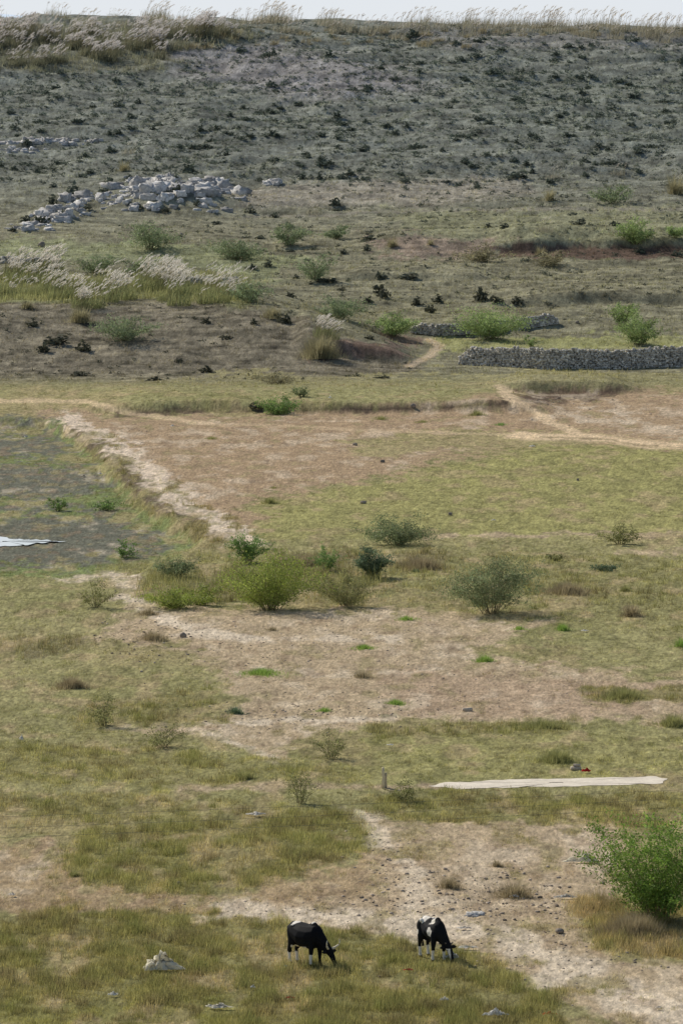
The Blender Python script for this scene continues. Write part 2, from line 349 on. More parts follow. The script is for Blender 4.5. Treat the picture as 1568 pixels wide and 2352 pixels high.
# ---------------------------------------------------------------- scattered grass (stuff)
def blades(name,n_try,rowlo,rowhi,nb,hscale=1.0,wmin=1.0,seed=1,fan=1.15,dens=1.0,bright=1.45,tuft=None):
    r=np.random.default_rng(seed)
    py=r.uniform(rowlo,rowhi,n_try); d=row2d(py)+r.uniform(-.4,.4,n_try); u=r.uniform(-fan,fan,n_try)
    x=u*d*784/F; y=d
    if tuft:
        k0=fbm(x/(tuft[2]),y/(tuft[2]*2.0),2,95)>tuft[0]; x,y=x[k0],y[k0]
    z=T(x,y)
    col,veg,vh,PX,PY,hm=paint(x,y,z,rowlo-40,rowhi+40); n=len(x)
    clump=.5+1.1*fbm(x/.9,y/1.9,3,91)
    if tuft: clump=clump*.4+.6; veg=np.clip(veg,.05,1)
    keep=r.random(n)<veg*dens*np.clip(clump+.3,.08,1.4)
    keep&=~((sdf(PX,PY,PITCH)>-6)); keep&=~((sdf(PX,PY,[(0,1230),(150,1236),(165,1250),(60,1268),(0,1268)])>-10))
    x,y,z,col,vh,clump=x[keep],y[keep],z[keep],col[keep],vh[keep],clump[keep]; n=len(x)
    s=sc(y,z); pxm=1/(s*.435)
    hb=vh*hscale*(.30+1.2*np.clip(clump,0,1.3))
    if tuft: hb=np.maximum(hb,.12)*r.uniform(.7,1.4,n)
    X=np.repeat(x,nb)+r.normal(0,.06,n*nb)*np.repeat(1+3*vh,nb); Yp=np.repeat(y,nb)+r.normal(0,.08,n*nb); Zp=np.repeat(z,nb)-.02
    hh=np.repeat(hb,nb)*r.uniform(.4,1.25,n*nb); ww=np.repeat(np.maximum(.009,pxm*.25*wmin),nb)*r.uniform(.7,1.3,n*nb)
    a=r.uniform(0,2*np.pi,n*nb); ln=hh*r.uniform(.2,.9,n*nb)
    bx=np.cos(a+1.57)*ww; by=np.sin(a+1.57)*ww
    V=np.stack([np.stack([X-bx,Yp-by,Zp],-1),np.stack([X+bx,Yp+by,Zp],-1),np.stack([X+np.cos(a)*ln,Yp+np.sin(a)*ln,Zp+hh],-1)],1)
    Fc=np.arange(n*nb*3).reshape(-1,3)
    if tuft:
        sel=sst(-.3,.3,fbm(x/1.2,y/2.5,2,97))[:,None]; col=(C(115,104,80)*(1-sel)+C(119,121,74)*sel)*.62+col*.33
    k=np.repeat(np.clip(clump,0,1),nb)[:,None]
    cc=np.repeat(col,nb,0)*r.uniform(.68,1.32,(n*nb,1))*(np.array([1.09,1.0,.90])*(1-k)+np.array([.98,1.0,.86])*k)
    cc=np.repeat(cc,3,0)
    me=mkmesh(name,V.reshape(-1,3),Fc,3,np.clip(cc*bright,0,.8))
    print(name,n*nb); return link(name,me,M_grass)
tag(blades('valley_grass',105000,1720,2420,5,seed=11,bright=1.62),kind='stuff',label='olive grass and low weeds covering the near valley floor',cat='grass')
tag(blades('meadow_grass',95000,880,1730,4,seed=12,bright=1.42),kind='stuff',label='short olive grass over the farther valley floor',cat='grass')
tag(blades('hillside_grass',120000,62,890,3,seed=13,wmin=1.3,dens=.8,bright=1.3),kind='stuff',label='grey green low grass over the hillside',cat='grass')
tag(blades('near_weeds',115000,1640,2420,6,hscale=1.3,seed=14,bright=1.3,tuft=(.25,.42,.42),dens=.9),kind='stuff',label='darker weed clumps scattered through the near grass',cat='weeds')
tag(blades('meadow_weeds',95000,890,1650,5,hscale=1.4,seed=15,bright=1.15,tuft=(.31,.5,.5),dens=.85),kind='stuff',label='small darker weed clumps scattered through the far meadow',cat='weeds')
# ---------------------------------------------------------------- plants
def quadleaf(P,size,r,aspect=.5,up=.3):
    n=len(P); D=r.normal(0,1,(n,3)); D[:,2]+=up; D/=np.linalg.norm(D,axis=1)[:,None]
    E=np.cross(D,r.normal(0,1,(n,3))); E/=np.linalg.norm(E,axis=1)[:,None]+1e-9
    L=(size*r.uniform(.6,1.3,n))[:,None]
    V=np.stack([P-D*L*.5,P+E*L*aspect*.5,P+D*L*.5,P-E*L*aspect*.5],1).reshape(-1,3)
    return V,np.arange(n*4).reshape(-1,4)
def tube(b,pts,r0,r1,col,k=4):
    pts=np.asarray(pts,float); n=len(pts); tn=np.gradient(pts,axis=0); tn/=np.linalg.norm(tn,axis=1)[:,None]+1e-9
    ref=np.where(np.abs(tn[:,2:3])<.9,np.array([[0,0,1.]]),np.array([[1.,0,0]]))
    A=np.cross(tn,ref); A/=np.linalg.norm(A,axis=1)[:,None]; B=np.cross(tn,A)
    rr=np.linspace(r0,r1,n)[:,None,None]; an=np.arange(k)*2*np.pi/k
    V=pts[:,None]+rr*(A[:,None]*np.cos(an)[None,:,None]+B[:,None]*np.sin(an)[None,:,None])
    i=np.arange(n*k).reshape(n,k); j=np.roll(i,-1,1)
    Fq=np.stack([i[:-1],j[:-1],j[1:],i[1:]],-1).reshape(-1,4)
    b.add(V,Fq,col)
def bush_meshes(w,h,s,cols,nleaf,leaf,stems,seed,branch=C(112,104,78),jit=.045,low=.3,flat=.55,lo_len=.62,tws=1.0):
    r=np.random.default_rng(seed); bs=MB(); P=[];cl=[]
    tw=9; per=max(4,nleaf//(stems*tw))
    rad=max(.007,.28/(s*.435)*.6)
    for i in range(stems):
        a=2*np.pi*(i+r.uniform(-.4,.4))/stems; q=r.uniform(.0,1)**.45; L_=r.uniform(lo_len,1.08)
        e=np.array([math.cos(a)*q*w/2*L_**.5,math.sin(a)*q*w/2*L_**.5,h*(1-flat*q*q)*L_])
        p0=np.array([math.cos(a),math.sin(a),0])*r.uniform(0,.08)*w; p0[2]=-.05
        c=np.array([e[0]*.42,e[1]*.42,e[2]*.62]); t=np.linspace(0,1,7)[:,None]
        pts=(1-t)**2*p0+2*t*(1-t)*c+t*t*e; tube(bs,pts,rad*1.8,rad*.5,branch,3)
        clm=r.uniform(.7,1.3)
        for k in range(tw):
            tt=low+(1-low)*r.uniform(0,1)**.8; q0=(1-tt)**2*p0+2*tt*(1-tt)*c+tt*tt*e
            q1=q0+r.normal(0,1,3)*np.array([.10*w,.10*w,.08*h])*tws+np.array([0,0,.05*h])+ (e-p0)*.08
            q1[2]=max(q1[2],.05*h)
            tube(bs,np.stack([q0,(q0+q1)/2+r.normal(0,.01*w,3),q1]),rad*.6,rad*.3,branch,3)
            u=r.uniform(.1,1.08,per)[:,None]; L=q0+(q1-q0)*u+r.normal(0,1,(per,3))*np.array([jit*w,jit*w,jit*w*.6])
            P.append(L); cl.append(np.full(per,clm*r.uniform(.75,1.25)))
    P=np.vstack(P); cl=np.concatenate(cl); P[:,2]=np.maximum(P[:,2],.02)
    V,Fq=quadleaf(P,max(leaf,4.4/s),r)
    m=r.random(len(P))[:,None]; cc=(np.asarray(cols[0])*(1-m)+np.asarray(cols[1])*m)*cl[:,None]*1.12
    bl=MB(); bl.add(V,Fq,np.repeat(cc,4,0)); return bs.mesh('stems'),bl.mesh('foliage')
PAL={'lime':(C(114,130,58),C(146,153,78)),'green':(C(90,116,64),C(122,142,80)),'grey':(C(98,110,76),C(126,134,96)),'dark':(C(70,88,66),C(96,110,82)),
 'olive':(C(114,116,74),C(140,138,90)),'haze':(C(110,124,92),C(134,144,106)),'hazelime':(C(120,138,88),C(144,158,100)),'dry':(C(120,110,86),C(142,130,102)),'bright':(C(106,132,62),C(130,150,76)),'big':(C(90,118,50),C(128,150,68)),'hdry':(C(122,118,90),C(142,134,104))}  # haze keys: leaf colours already tinted with distance haze
seedc=[100]
def bush(px,py,wp,hp,pal,nleaf,label,name='bush',cat='bush',stems=14,leaf=.07,group=None,low=.3,jit=.045,flat=.55,ll=.62,ws=1.36,tws=1.0):
    x,y,z=hit(px,py); s=sc(y,z); seedc[0]+=1
    a,bm=bush_meshes(wp/s*ws,hp/s*1.0,s,PAL[pal],int(nleaf*1.4),leaf,stems,seedc[0],low=low,jit=jit,flat=flat,lo_len=ll,tws=tws)
    e=link(name,None,None,loc=(x,y,z)); e.empty_display_size=.2
    link('stems',a,M_wood,e); link('foliage',bm,M_leaf,e); tag(e,label,cat,group); return e
B=[
(1508,2114,290,262,'big',13000,'large bright green bush cut by the right edge of the photo',56,.10),
(620,1402,205,132,'lime',11000,'broad yellow green bush, brightest and widest of the central bushes',42,.10),
(570,1292,84,76,'green',2800,'upright green bush just behind the broad yellow green bush',16,.10),
(855,1326,76,82,'dark',3800,'dense dark grey green rounded bush right of centre',22,.09),
(910,1252,150,72,'grey',4600,'olive green spreading bush standing alone on the meadow behind the dark bush',26,.09),
(1130,1410,210,128,'grey',8500,'wide airy grey green bush with bare lower branches, right of centre',38,.09),
(795,1392,130,84,'olive',2600,'thin see-through bush between the two widest bushes',20,.07),
(410,1326,105,56,'grey',2000,'small grey green bush left of the yellow green bush',16,.08),
(400,1398,120,46,'lime',2600,'low leafy lime green plant left of the broad bush',20,.09),
(465,1390,80,46,'lime',1500,'narrow lime green sapling touching the left side of the broad bush',12,.09),
(748,1312,62,52,'green',1100,'small sparse green bush left of the dark rounded bush',10,.07),
(220,1396,84,66,'olive',800,'sparse leggy bush near the left end of the bare path',11,.07),
(238,1668,84,74,'olive',900,'thin leggy weed bush on the left grass beside the bare ground',11,.06),
(760,1744,94,66,'olive',900,'sparse leggy bush on the grass left of the pale pitch',12,.06),
(372,1718,94,58,'olive',900,'straggly low bush on the left below the pale stony line',12,.06),
(690,1846,80,86,'olive',900,'tall thin weed bush left of the wooden post',11,.05),
(930,1842,84,46,'olive',900,'low twiggy weed in front of the left end of the pitch',12,.05),
(1425,1250,80,42,'olive',1200,'small olive bush by the thin dirt strip near the right edge',12,.08),
(640,952,90,46,'green',2000,'green bush growing against the low earth bank',15,.1),
(692,912,44,30,'grey',450,'small grey green bush behind the low earth bank',8,.1),
(285,1282,62,36,'green',700,'small green bush at the marsh edge',9,.08),
(135,1174,52,30,'green',550,'small green plant inside the marsh',8,.08),
(240,1172,74,26,'green',600,'leafy green plant at the right side of the marsh',9,.08),
(1390,1312,60,18,'dark',600,'low flat dark green shrub on the right meadow',8,.07),
(1275,1288,48,20,'olive',350,'small olive clump beside the flat dark shrub',7,.07),
(345,572,118,66,'haze',2700,'pale green bush below the large pale rock outcrop',20,.1),
(545,596,126,48,'haze',2500,'wide hazy bush on the green shelf right of the outcrop',18,.1),
(662,562,86,48,'haze',1700,'hazy green bush left of the twin at the middle of the slope',14,.1),
(775,548,62,32,'haze',1000,'smaller hazy bush right of its twin at mid slope',10,.1),
(725,642,92,62,'haze',1500,'thin hazy bush on the slope above the plume grass clump',14,.1),
(905,772,98,56,'hazelime',2600,'light green bush left of the short stone wall',18,.1),
(1125,778,152,74,'hazelime',5200,'large light green bush in the gap of the rear stone wall',28,.1),
(780,732,110,56,'haze',2200,'green bush behind the single plume grass clump',16,.1),
(1430,748,68,64,'hazelime',1600,'upper light green bush behind the long stone wall at right',12,.1),
(1466,792,102,74,'hazelime',3000,'light green bush rising right behind the long stone wall',18,.1),
(1458,562,92,58,'hazelime',2500,'bright rounded bush on the shelf at upper right',18,.1),
(1550,546,58,30,'hazelime',900,'small bush at the right edge next to the bright rounded bush',10,.1),
(1405,466,84,44,'haze',1400,'hazy bush on the upper right slope beside plumes',12,.1),
(285,782,130,60,'haze',3000,'green bush on the dark left mound',20,.1),
(225,628,96,48,'haze',1600,'hazy bush behind the left plume grass',14,.1),
(330,632,90,42,'haze',1400,'hazy bush between the two white plume patches',13,.1),
(570,694,96,50,'haze',1700,'hazy bush at the right end of the left plume grass',14,.1),
(1105,600,112,36,'hdry',1500,'dull green scrub on the rounded crest right of centre',14,.1),
(1265,610,92,32,'hdry',1100,'dull scrub below the reddish bank',12,.1),
(635,882,92,26,'hdry',900,'low dull scrub at the foot of the left mound',11,.1),
(1218,796,28,34,'hazelime',250,'tiny light green sapling behind the long stone wall',5,.08),
]
LOW={0:.08,3:.08,5:.22,1:.10,8:.05}
for i,q in enumerate(B):
    px,py,wp,hp,pal,nl,lab,stn,lf=q
    bush(px,py,wp,hp,pal,nl,lab,stems=stn,leaf=lf,low=LOW.get(i,.12),name='bush',flat=.4 if i==0 else .5,ll=.35 if i==0 else .55,jit=.02 if i==0 else .033,ws=1.42 if i==0 else 1.34,tws=.7 if i==0 else 1.0)
def tuft_mesh(w,h,s,cols,n,seed):
    r=np.random.default_rng(seed); n=int(n*1.2); q=np.clip(np.abs(r.normal(0,.55,n)),0,1.5); a=r.uniform(0,2*np.pi,n)
    q*=1+.3*np.sin(a*3+seed)+.2*np.sin(a*5+seed*2)
    P=np.stack([np.cos(a)*q*w/2,np.sin(a)*q*w/2,np.zeros(n)-.02],-1); hh=h*np.clip(1.05-.7*q,.25,1)*r.uniform(.35,1.1,n)
    ln=r.uniform(.2,.9,n)*hh; ww=max(.010,.26/(s*.435))
    a2=a+r.normal(0,.8,n); tip=P+np.stack([np.cos(a2)*ln,np.sin(a2)*ln,hh],-1)
    sd=np.stack([np.cos(a2+1.57)*ww,np.sin(a2+1.57)*ww,0*a],-1)
    V=np.stack([P-sd,P+sd,tip],1).reshape(-1,3); m=r.random(n)[:,None]
    cc=np.repeat((cols[0]*(1-m)+cols[1]*m)*r.uniform(.8,1.2,(n,1)),3,0)*1.25
    b=MB(); b.add(V,np.arange(3*n).reshape(-1,3),cc); return b.mesh('grass_tuft')
def tuft(px,py,wp,hp,pal,n,label,group=None,name='grass_tuft',cat='grass tuft'):
    x,y,z=hit(px,py); s=sc(y,z); seedc[0]+=1
    o=link(name,tuft_mesh(wp/s,hp/s,s,PAL[pal],n,seedc[0]),M_grass,loc=(x,y,z)); tag(o,label,cat,group); return o
for q in [
(835,1490,74,12,'bright',700,'bright green grass patch in the middle of the bare ground'),
(600,1549,136,18,'bright',1100,'widest bright green grass patch, at the left of the bare ground'),
(745,1634,46,12,'bright',400,'small bright green patch low in the bare ground, left of its neighbour'),
(907,1618,64,15,'bright',550,'bright green leafy patch at the lower middle of the bare ground'),
(1112,1520,60,20,'bright',500,'soft green patch at the right part of the bare ground'),
(1292,1448,44,20,'bright',400,'bright green tuft right of the wide airy bush'),
(932,1424,70,12,'bright',350,'green patch at the upper edge of the bare ground'),
(1192,1446,50,12,'bright',220,'faint green patch between the airy bush and the bright tuft'),
(1565,1485,40,26,'bright',300,'bright green tuft cut by the right edge of the photo'),
(1300,1364,150,32,'dry',1800,'wide grey brown weed mat right of the wide airy bush'),
(965,1306,130,34,'dry',1600,'brownish weed mat right of the dark rounded bush'),
(690,1300,110,34,'dry',1200,'brownish weed mat behind the broad yellow green bush'),
(165,1580,100,34,'dry',1200,'grey brown weed mat on the left grass'),
(620,1156,48,18,'olive',400,'dark olive tuft on the plain at centre left'),
(1450,1416,60,36,'dry',500,'dry brownish tuft on the right meadow'),
(1436,1358,40,18,'olive',300,'small olive tuft near the right, above the dry one'),
(1280,1750,110,34,'olive',1500,'domed olive tuft behind the bricks near the pitch'),
(1545,1668,90,34,'olive',1000,'olive tuft at the right edge below the bare ground'),
(1250,1672,140,24,'olive',1200,'long olive weed mat along the lower edge of the bare ground'),
(1430,1604,120,30,'olive',1300,'olive weed mat at the right of the bare ground'),
(540,1640,50,22,'dark',400,'small grey dark tuft at the left edge of the bare ground'),
(350,1470,90,26,'dry',700,'dark dry tuft on the stony path at left'),
(340,1412,60,20,'dry',400,'small dry tuft above the stony path at left'),
(830,1556,60,20,'dry',400,'brown dead tuft in the middle of the bare ground'),
(625,1448,34,12,'dry',160,'tiny dead tuft near the top left of the bare ground'),
(1140,1992,34,20,'dry',260,'small dead brown tuft on the pale track left of the yellowish rubbish'),
(1030,2040,70,34,'dry',500,'dead brown weed among the rubble on the lower right ground'),
(1180,2060,120,40,'dry',900,'sprawling dead weed right of the rubble on the lower right ground'),
(1450,2150,190,60,'dry',3000,'dry straw coloured brush spreading under the large right bush'),
(955,1314,30,10,'dark',200,'tiny dark tuft in front of the brownish mat'),
(560,1790,70,30,'olive',500,'olive tuft on the left grass above the pale line'),
(170,2014,40,22,'olive',300,'small olive tuft on the brown strip at left'),
(1095,954,50,16,'olive',300,'small tuft behind the red plain near its far edge'),
(485,1008,44,8,'olive',200,'flat green tuft on the left of the red plain'),
(875,964,40,12,'olive',200,'small olive tuft on the far red plain'),
(1150,976,44,8,'green',200,'small green patch at the right of the red plain'),
(970,970,50,8,'olive',200,'thin olive patch in the middle of the far red plain'),
(630,1122,36,8,'olive',150,'thin olive patch just above the dark olive tuft'),
(735,822,96,66,'hdry',1500,'tall yellowish grass clump on the small eroded bank'),
(185,740,60,46,'hdry',700,'yellow tussock at the upper edge of the dark mound, left'),
(625,730,60,34,'hdry',600,'brown tussock at the right upper edge of the dark mound'),
(62,708,36,24,'hdry',300,'small tussock on the mound near the left edge'),
(285,392,28,30,'hdry',250,'lone straw tussock above the large pale outcrop'),
(900,566,26,30,'hdry',200,'straw tussock on the crest at centre'),
(988,562,16,20,'hdry',120,'smaller straw tussock right of the one on the crest'),
(1240,586,26,26,'hdry',200,'straw tussock on the reddish bank'),
(1262,460,24,36,'hdry',200,'straw tussock at upper right, under thin plumes'),
(1552,446,40,60,'hdry',400,'tall straw tussock at the right edge high on the slope'),
]: tuft(*q)
# ---------------------------------------------------------------- hill shrubs
def shrub_variant(seed,n=80):
    r=np.random.default_rng(seed); d=r.normal(0,1,(n,3)); d/=np.linalg.norm(d,axis=1)[:,None]; d[:,2]=np.abs(d[:,2])
    lob=1+.3*np.sin(d[:,0]*5+seed)+.25*np.sin(d[:,1]*6+seed*2)
    P=d*(r.uniform(.2,1,n)**.5*lob)[:,None]*np.array([.46,.46,.62]); P[:,2]+=.02
    V,Fq=quadleaf(P,.32,r,.6,.1); c=r.uniform(.7,1.25,n)
    return V,Fq,np.repeat(c,4)
VAR=[shrub_variant(s) for s in range(8)]
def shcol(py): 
    t=np.clip((760-py)/520,0,1); return C(80,81,66)*(1-t)+C(90,98,86)*t  # shrubs higher up get paler, bluer leaves: distance haze put into the colour
var_me={}
def shrub_me(k,band):
    if (k,band) not in var_me:
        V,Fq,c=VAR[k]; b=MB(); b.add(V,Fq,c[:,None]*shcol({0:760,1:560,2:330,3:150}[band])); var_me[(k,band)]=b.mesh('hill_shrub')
    return var_me[(k,band)]
r=np.random.default_rng(5)
named=[(870,672,34,30),(882,684,30,26),(958,700,34,22),(1006,694,28,20),(990,718,28,24),(1105,690,44,40),(1140,694,34,18),(1188,698,36,22),(845,552,34,22),(842,576,26,16),(873,642,26,24),(615,612,22,22),(580,618,22,18),(788,582,18,14),(680,640,20,14),(845,694,24,16),(770,472,34,24),(630,500,24,18),(578,488,28,14),(100,808,36,30),(130,790,60,26),(190,806,40,30),(75,748,32,18),(655,742,34,30),(583,745,22,20),(474,742,24,16),(182,862,40,16),(355,874,40,12),(474,854,44,16),(410,832,20,14),(522,778,26,14),(1095,432,26,14),(1122,522,30,12),(252,422,20,24),(92,512,34,28),(170,446,36,34),(120,470,30,26),(406,438,30,28),(520,356,22,12),(195,362,26,14),(785,668,20,16),(935,640,50,16),(750,646,60,14),(1470,580,30,16),(60,704,26,14),(880,868,40,8),(590,938,44,18),(1075,378,20,14),(1180,370,24,12),(708,362,20,12)]
N0=31000
py=r.uniform(72,880,N0); d=row2d(py)+r.uniform(-3,3,N0); x=r.uniform(-1.2,1.2,N0)*d*784/F; z=T(x,d); PX,PY=proj(x,d,z)
dn=.60+1.0*fbm(x/8,d/10,3,51)+.25*sst(350,200,PY)
keep=r.random(N0)<np.clip(dn,0.04,1)*np.where(PY>690,.34,np.where(PY>420,.42,.92))
keep&=~((PY<165)&(PX<420)); keep&=~((PX<560)&(PY>540)&(PY<700)); keep&=~((PX>200)&(PX<510)&(PY>400)&(PY<505)); keep&=~((PX<215)&(PY>430)&(PY<540)); keep&=~((PY>740)&(PX>950)); keep&=PY<872
x,d,z,PX,PY=x[keep],d[keep],z[keep],PX[keep],PY[keep]; w=.32+r.gamma(1.6,.23,len(x)); w=np.where(PY>600,w*.55,np.where(PY>420,w*.75,w))
pxs=w*sc(d,z); order=np.argsort(-pxs*((PX>0)&(PX<1568)))
big=order[:235]; rest=order[235:]
def addshrub(x,y,z,w,h,py,label,group):
    band=0 if py>650 else 1 if py>450 else 2 if py>240 else 3
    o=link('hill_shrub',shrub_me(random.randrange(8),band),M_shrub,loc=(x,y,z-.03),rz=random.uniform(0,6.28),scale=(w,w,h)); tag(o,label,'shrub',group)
for (px,py_,wp,hp) in named:
    a,b_,c=hit(px,py_); s=sc(b_,c); 
    reg='the dark left mound' if px<700 and py_>690 else ('the rounded slope right of centre' if px>=700 and py_>520 else 'the foot of the big slope')
    addshrub(a,b_,c,wp/s,hp/s*1.1,py_,'dark thorny shrub dotted over '+reg,'dark shrubs on '+reg)
for i in big:
    reg='the upper' if PY[i]<240 else 'the middle' if PY[i]<430 else 'the lower'
    addshrub(x[i],d[i],z[i],w[i],w[i]*r.uniform(.45,.7),PY[i],'small dark shrub scattered over %s part of the big hill slope'%reg,'shrubs on %s part of the hill slope'%reg)
b=MB()
for i in rest:
    V,Fq,c=VAR[int(r.integers(8))]; a=r.uniform(0,6.28); ca,sa=math.cos(a),math.sin(a)
    nf_=22; o_=int(r.integers(0,58))*4; k=slice(o_,o_+nf_*4); Vv=V[k]; f=Fq[:nf_]
    W=np.stack([(Vv[:,0]*ca-Vv[:,1]*sa)*w[i]*1.1+x[i],(Vv[:,0]*sa+Vv[:,1]*ca)*w[i]*1.1+d[i],Vv[:,2]*w[i]*.7+z[i]-.03],-1)
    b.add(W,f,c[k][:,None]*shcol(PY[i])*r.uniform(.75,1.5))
tag(link('hill_scrub',b.mesh('hill_scrub'),M_shrub),'low dark scrub speckled thickly over the big hill slope','scrub',kind='stuff')
print('scrub',len(rest))
# ---------------------------------------------------------------- plume grass
def plume_meshes(seed,nbl,nst,h,spread,bc,pc,wpx):
    r=np.random.default_rng(seed); bl=MB(); pl=MB()
    n=nbl; a=r.uniform(0,2*np.pi,n); q=np.sqrt(r.random(n))*spread; P=np.stack([np.cos(a)*q,np.sin(a)*q*1.0,0*a-.05],-1)
    hh=h*.6*r.uniform(.35,1.1,n); le=hh*r.uniform(.2,.8,n); a2=r.uniform(0,2*np.pi,n)
    D=np.stack([np.cos(a2)*le+.15*hh,np.sin(a2)*le,hh],-1); sd=np.stack([-np.sin(a2),np.cos(a2),0*a],-1)*wpx*.4
    mid=P+D*np.array([.35,.35,.62]); V=np.stack([P-sd,P+sd,mid+sd*.8,mid-sd*.8,P+D],1)
    i=np.arange(n)[:,None]*5; F3=np.concatenate([i+[[0,1,2]],i+[[0,2,3]],i+[[3,2,4]]])
    m=r.random(n)[:,None]; bl.add(V.reshape(-1,3),F3,np.repeat((bc[0]*(1-m)+bc[1]*m)*r.uniform(.75,1.25,(n,1))*1.15,5,0))
    for k in range(nst):
        a=r.uniform(0,6.28); q=math.sqrt(r.random())*spread; p=np.array([math.cos(a)*q,math.sin(a)*q,0]); H1=h*r.uniform(.55,1.0)
        lean=r.uniform(.05,.2)*H1; t=np.linspace(0,1,4)[:,None]; top=p+np.array([lean,r.normal(0,.08),H1])
        mid=p+np.array([lean*.3,0,H1*.6]); st_=(1-t)**2*p+2*t*(1-t)*mid+t*t*top; tube(bl,st_,wpx*.22,wpx*.16,C(160,152,120),3)
        L=r.uniform(.6,.95); up_=r.uniform(.5,.85); tipd=np.array([.42*L,r.normal(0,.08),up_*L]); 
        m_=18; u=r.random(m_)[:,None]; c0=top+tipd*u+np.array([.22,0,-.14])*(u**2)
        dr=tipd/np.linalg.norm(tipd)+r.normal(0,.28,(m_,3)); ln=r.uniform(.12,.24,(m_,1)); s2=np.cross(dr,r.normal(0,1,(m_,3))); s2/=np.linalg.norm(s2,axis=1)[:,None]; s2*=wpx*.6*(1-.5*u)
        V=np.stack([c0-dr*ln*.5,c0+s2,c0+dr*ln,c0-s2],1).reshape(-1,3); pl.add(V,np.arange(m_*4).reshape(-1,4),np.repeat(pc*r.uniform(.85,1.1,(m_,1)),4,0))
    return bl.mesh('blades'),pl.mesh('plumes')
PC=C(226,220,210)*1.05
mids=[plume_meshes(200+i,190,7,2.7,1.3,(C(114,122,82),C(144,142,98)),PC,.06) for i in range(5)]
thick=[plume_meshes(220+i,150,22,2.9,1.2,(C(112,120,82),C(140,140,98)),PC,.075) for i in range(3)]
ridg=[plume_meshes(240+i,150,13,3.0,1.5,(C(108,112,92),C(130,126,102)),C(214,208,202),.07) for i in range(5)]
rthick=[plume_meshes(260+i,120,28,3.1,1.2,(C(108,112,92),C(130,126,102)),C(222,217,212),.085) for i in range(3)]
thin=[plume_meshes(280+i,110,9,3.0,2.0,(C(132,130,112),C(152,144,124)),C(206,198,186),.07) for i in range(6)]
strw=[plume_meshes(300+i,90,2,2.2,1.2,(C(126,119,96),C(146,135,104)),C(196,188,176),.06) for i in range(4)]
def plume(px,py,var,label,group,s=1.0,xyz=None):
    x,y,z=xyz if xyz else hit(px,py)
    a,b_=random.choice(var); rz=random.uniform(-.5,.5)
    e=link('plume_grass',None,None,loc=(x,y,z),rz=rz,scale=(s*random.uniform(.9,1.2),s,s)); e.empty_display_size=.3
    link('blades',a,M_grass,e); link('plumes',b_,M_plume,e); tag(e,label,'plume grass',group)
r=np.random.default_rng(9)
G1='plume grass in the left field behind the mound'
for i in range(60):
    px=r.uniform(-120,560); py=r.uniform(632,702)-max(0,(350-px))*.03
    if px>400 and py<655: py+=30
    plume(px,py,mids,'tall grass clump with scattered plumes in the left field behind the mound',G1,r.uniform(.5,1.0))
for cx,cy,n,sx in ((50,635,14,60),(385,655,10,26),(470,668,6,45),(215,692,8,26),(320,645,3,12),(120,668,5,60)):
    for k in range(n): plume(cx+r.normal(0,sx),cy+r.normal(0,14),thick,'white headed plume grass clump bending right in the left field','white headed plume clumps in the left field',r.uniform(.45,1.0))
for k in range(4): plume(745+r.uniform(-22,30),775+r.uniform(-6,6),thick,'plume grass clump standing alone on the small eroded bank','plume grass on the small eroded bank',r.uniform(.5,.75))
for (px,py) in ((295,352),(720,492),(1250,532),(1268,410),(1418,402),(1555,430)):
    plume(px,py,thin,'lone thin stand of plume stalks on open slope at %s'%{295:'upper left',720:'centre above the hazy bushes',1250:'right on the green shelf',1268:'upper right above the straw tussock',1418:'upper right above the hazy bush',1555:'the right edge'}[px],None,.55)
for k in range(85):
    px=r.uniform(-120,420); py=r.uniform(75,160)
    if py>118+ (400-px)*.1: continue
    plume(px,py,ridg,'plume grass clump in the thick stand on the left end of the ridge','plume grass stand on the left end of the ridge',r.uniform(.5,1.0))
for k in range(60):
    px=r.choice([r.uniform(60,370),r.uniform(250,560),r.uniform(-100,60)]); py=r.uniform(72,140) if px<370 else r.uniform(58,86)
    plume(px,py,rthick,'silvery headed plume clump bent by wind on the left end of the ridge','silvery plume clumps on the left end of the ridge',r.uniform(.6,1.0))
for k in range(150):
    X_=r.uniform(-60,68); y=r.uniform(838,868); plume(0,0,thin,'thin plume stalks standing along the ridge skyline','plume stalks along the skyline',r.uniform(.5,1.1),xyz=(X_,y,float(T(X_,y))))
for k in range(70):
    px=r.uniform(360,1600); py=r.uniform(70,112) if px<1080 else r.uniform(68,84); 
    plume(px,py,strw,'straw coloured tall grass clump just below the ridge line','straw grass clumps below the ridge line',r.uniform(.4,.85))
for k in range(4): 
    X_=34+r.uniform(-2,2); plume(0,0,thin,'tallest feathery plume clump breaking the skyline at right','tallest plume clump on the right skyline',r.uniform(1.1,1.3),xyz=(X_,858,float(T(X_,858))))
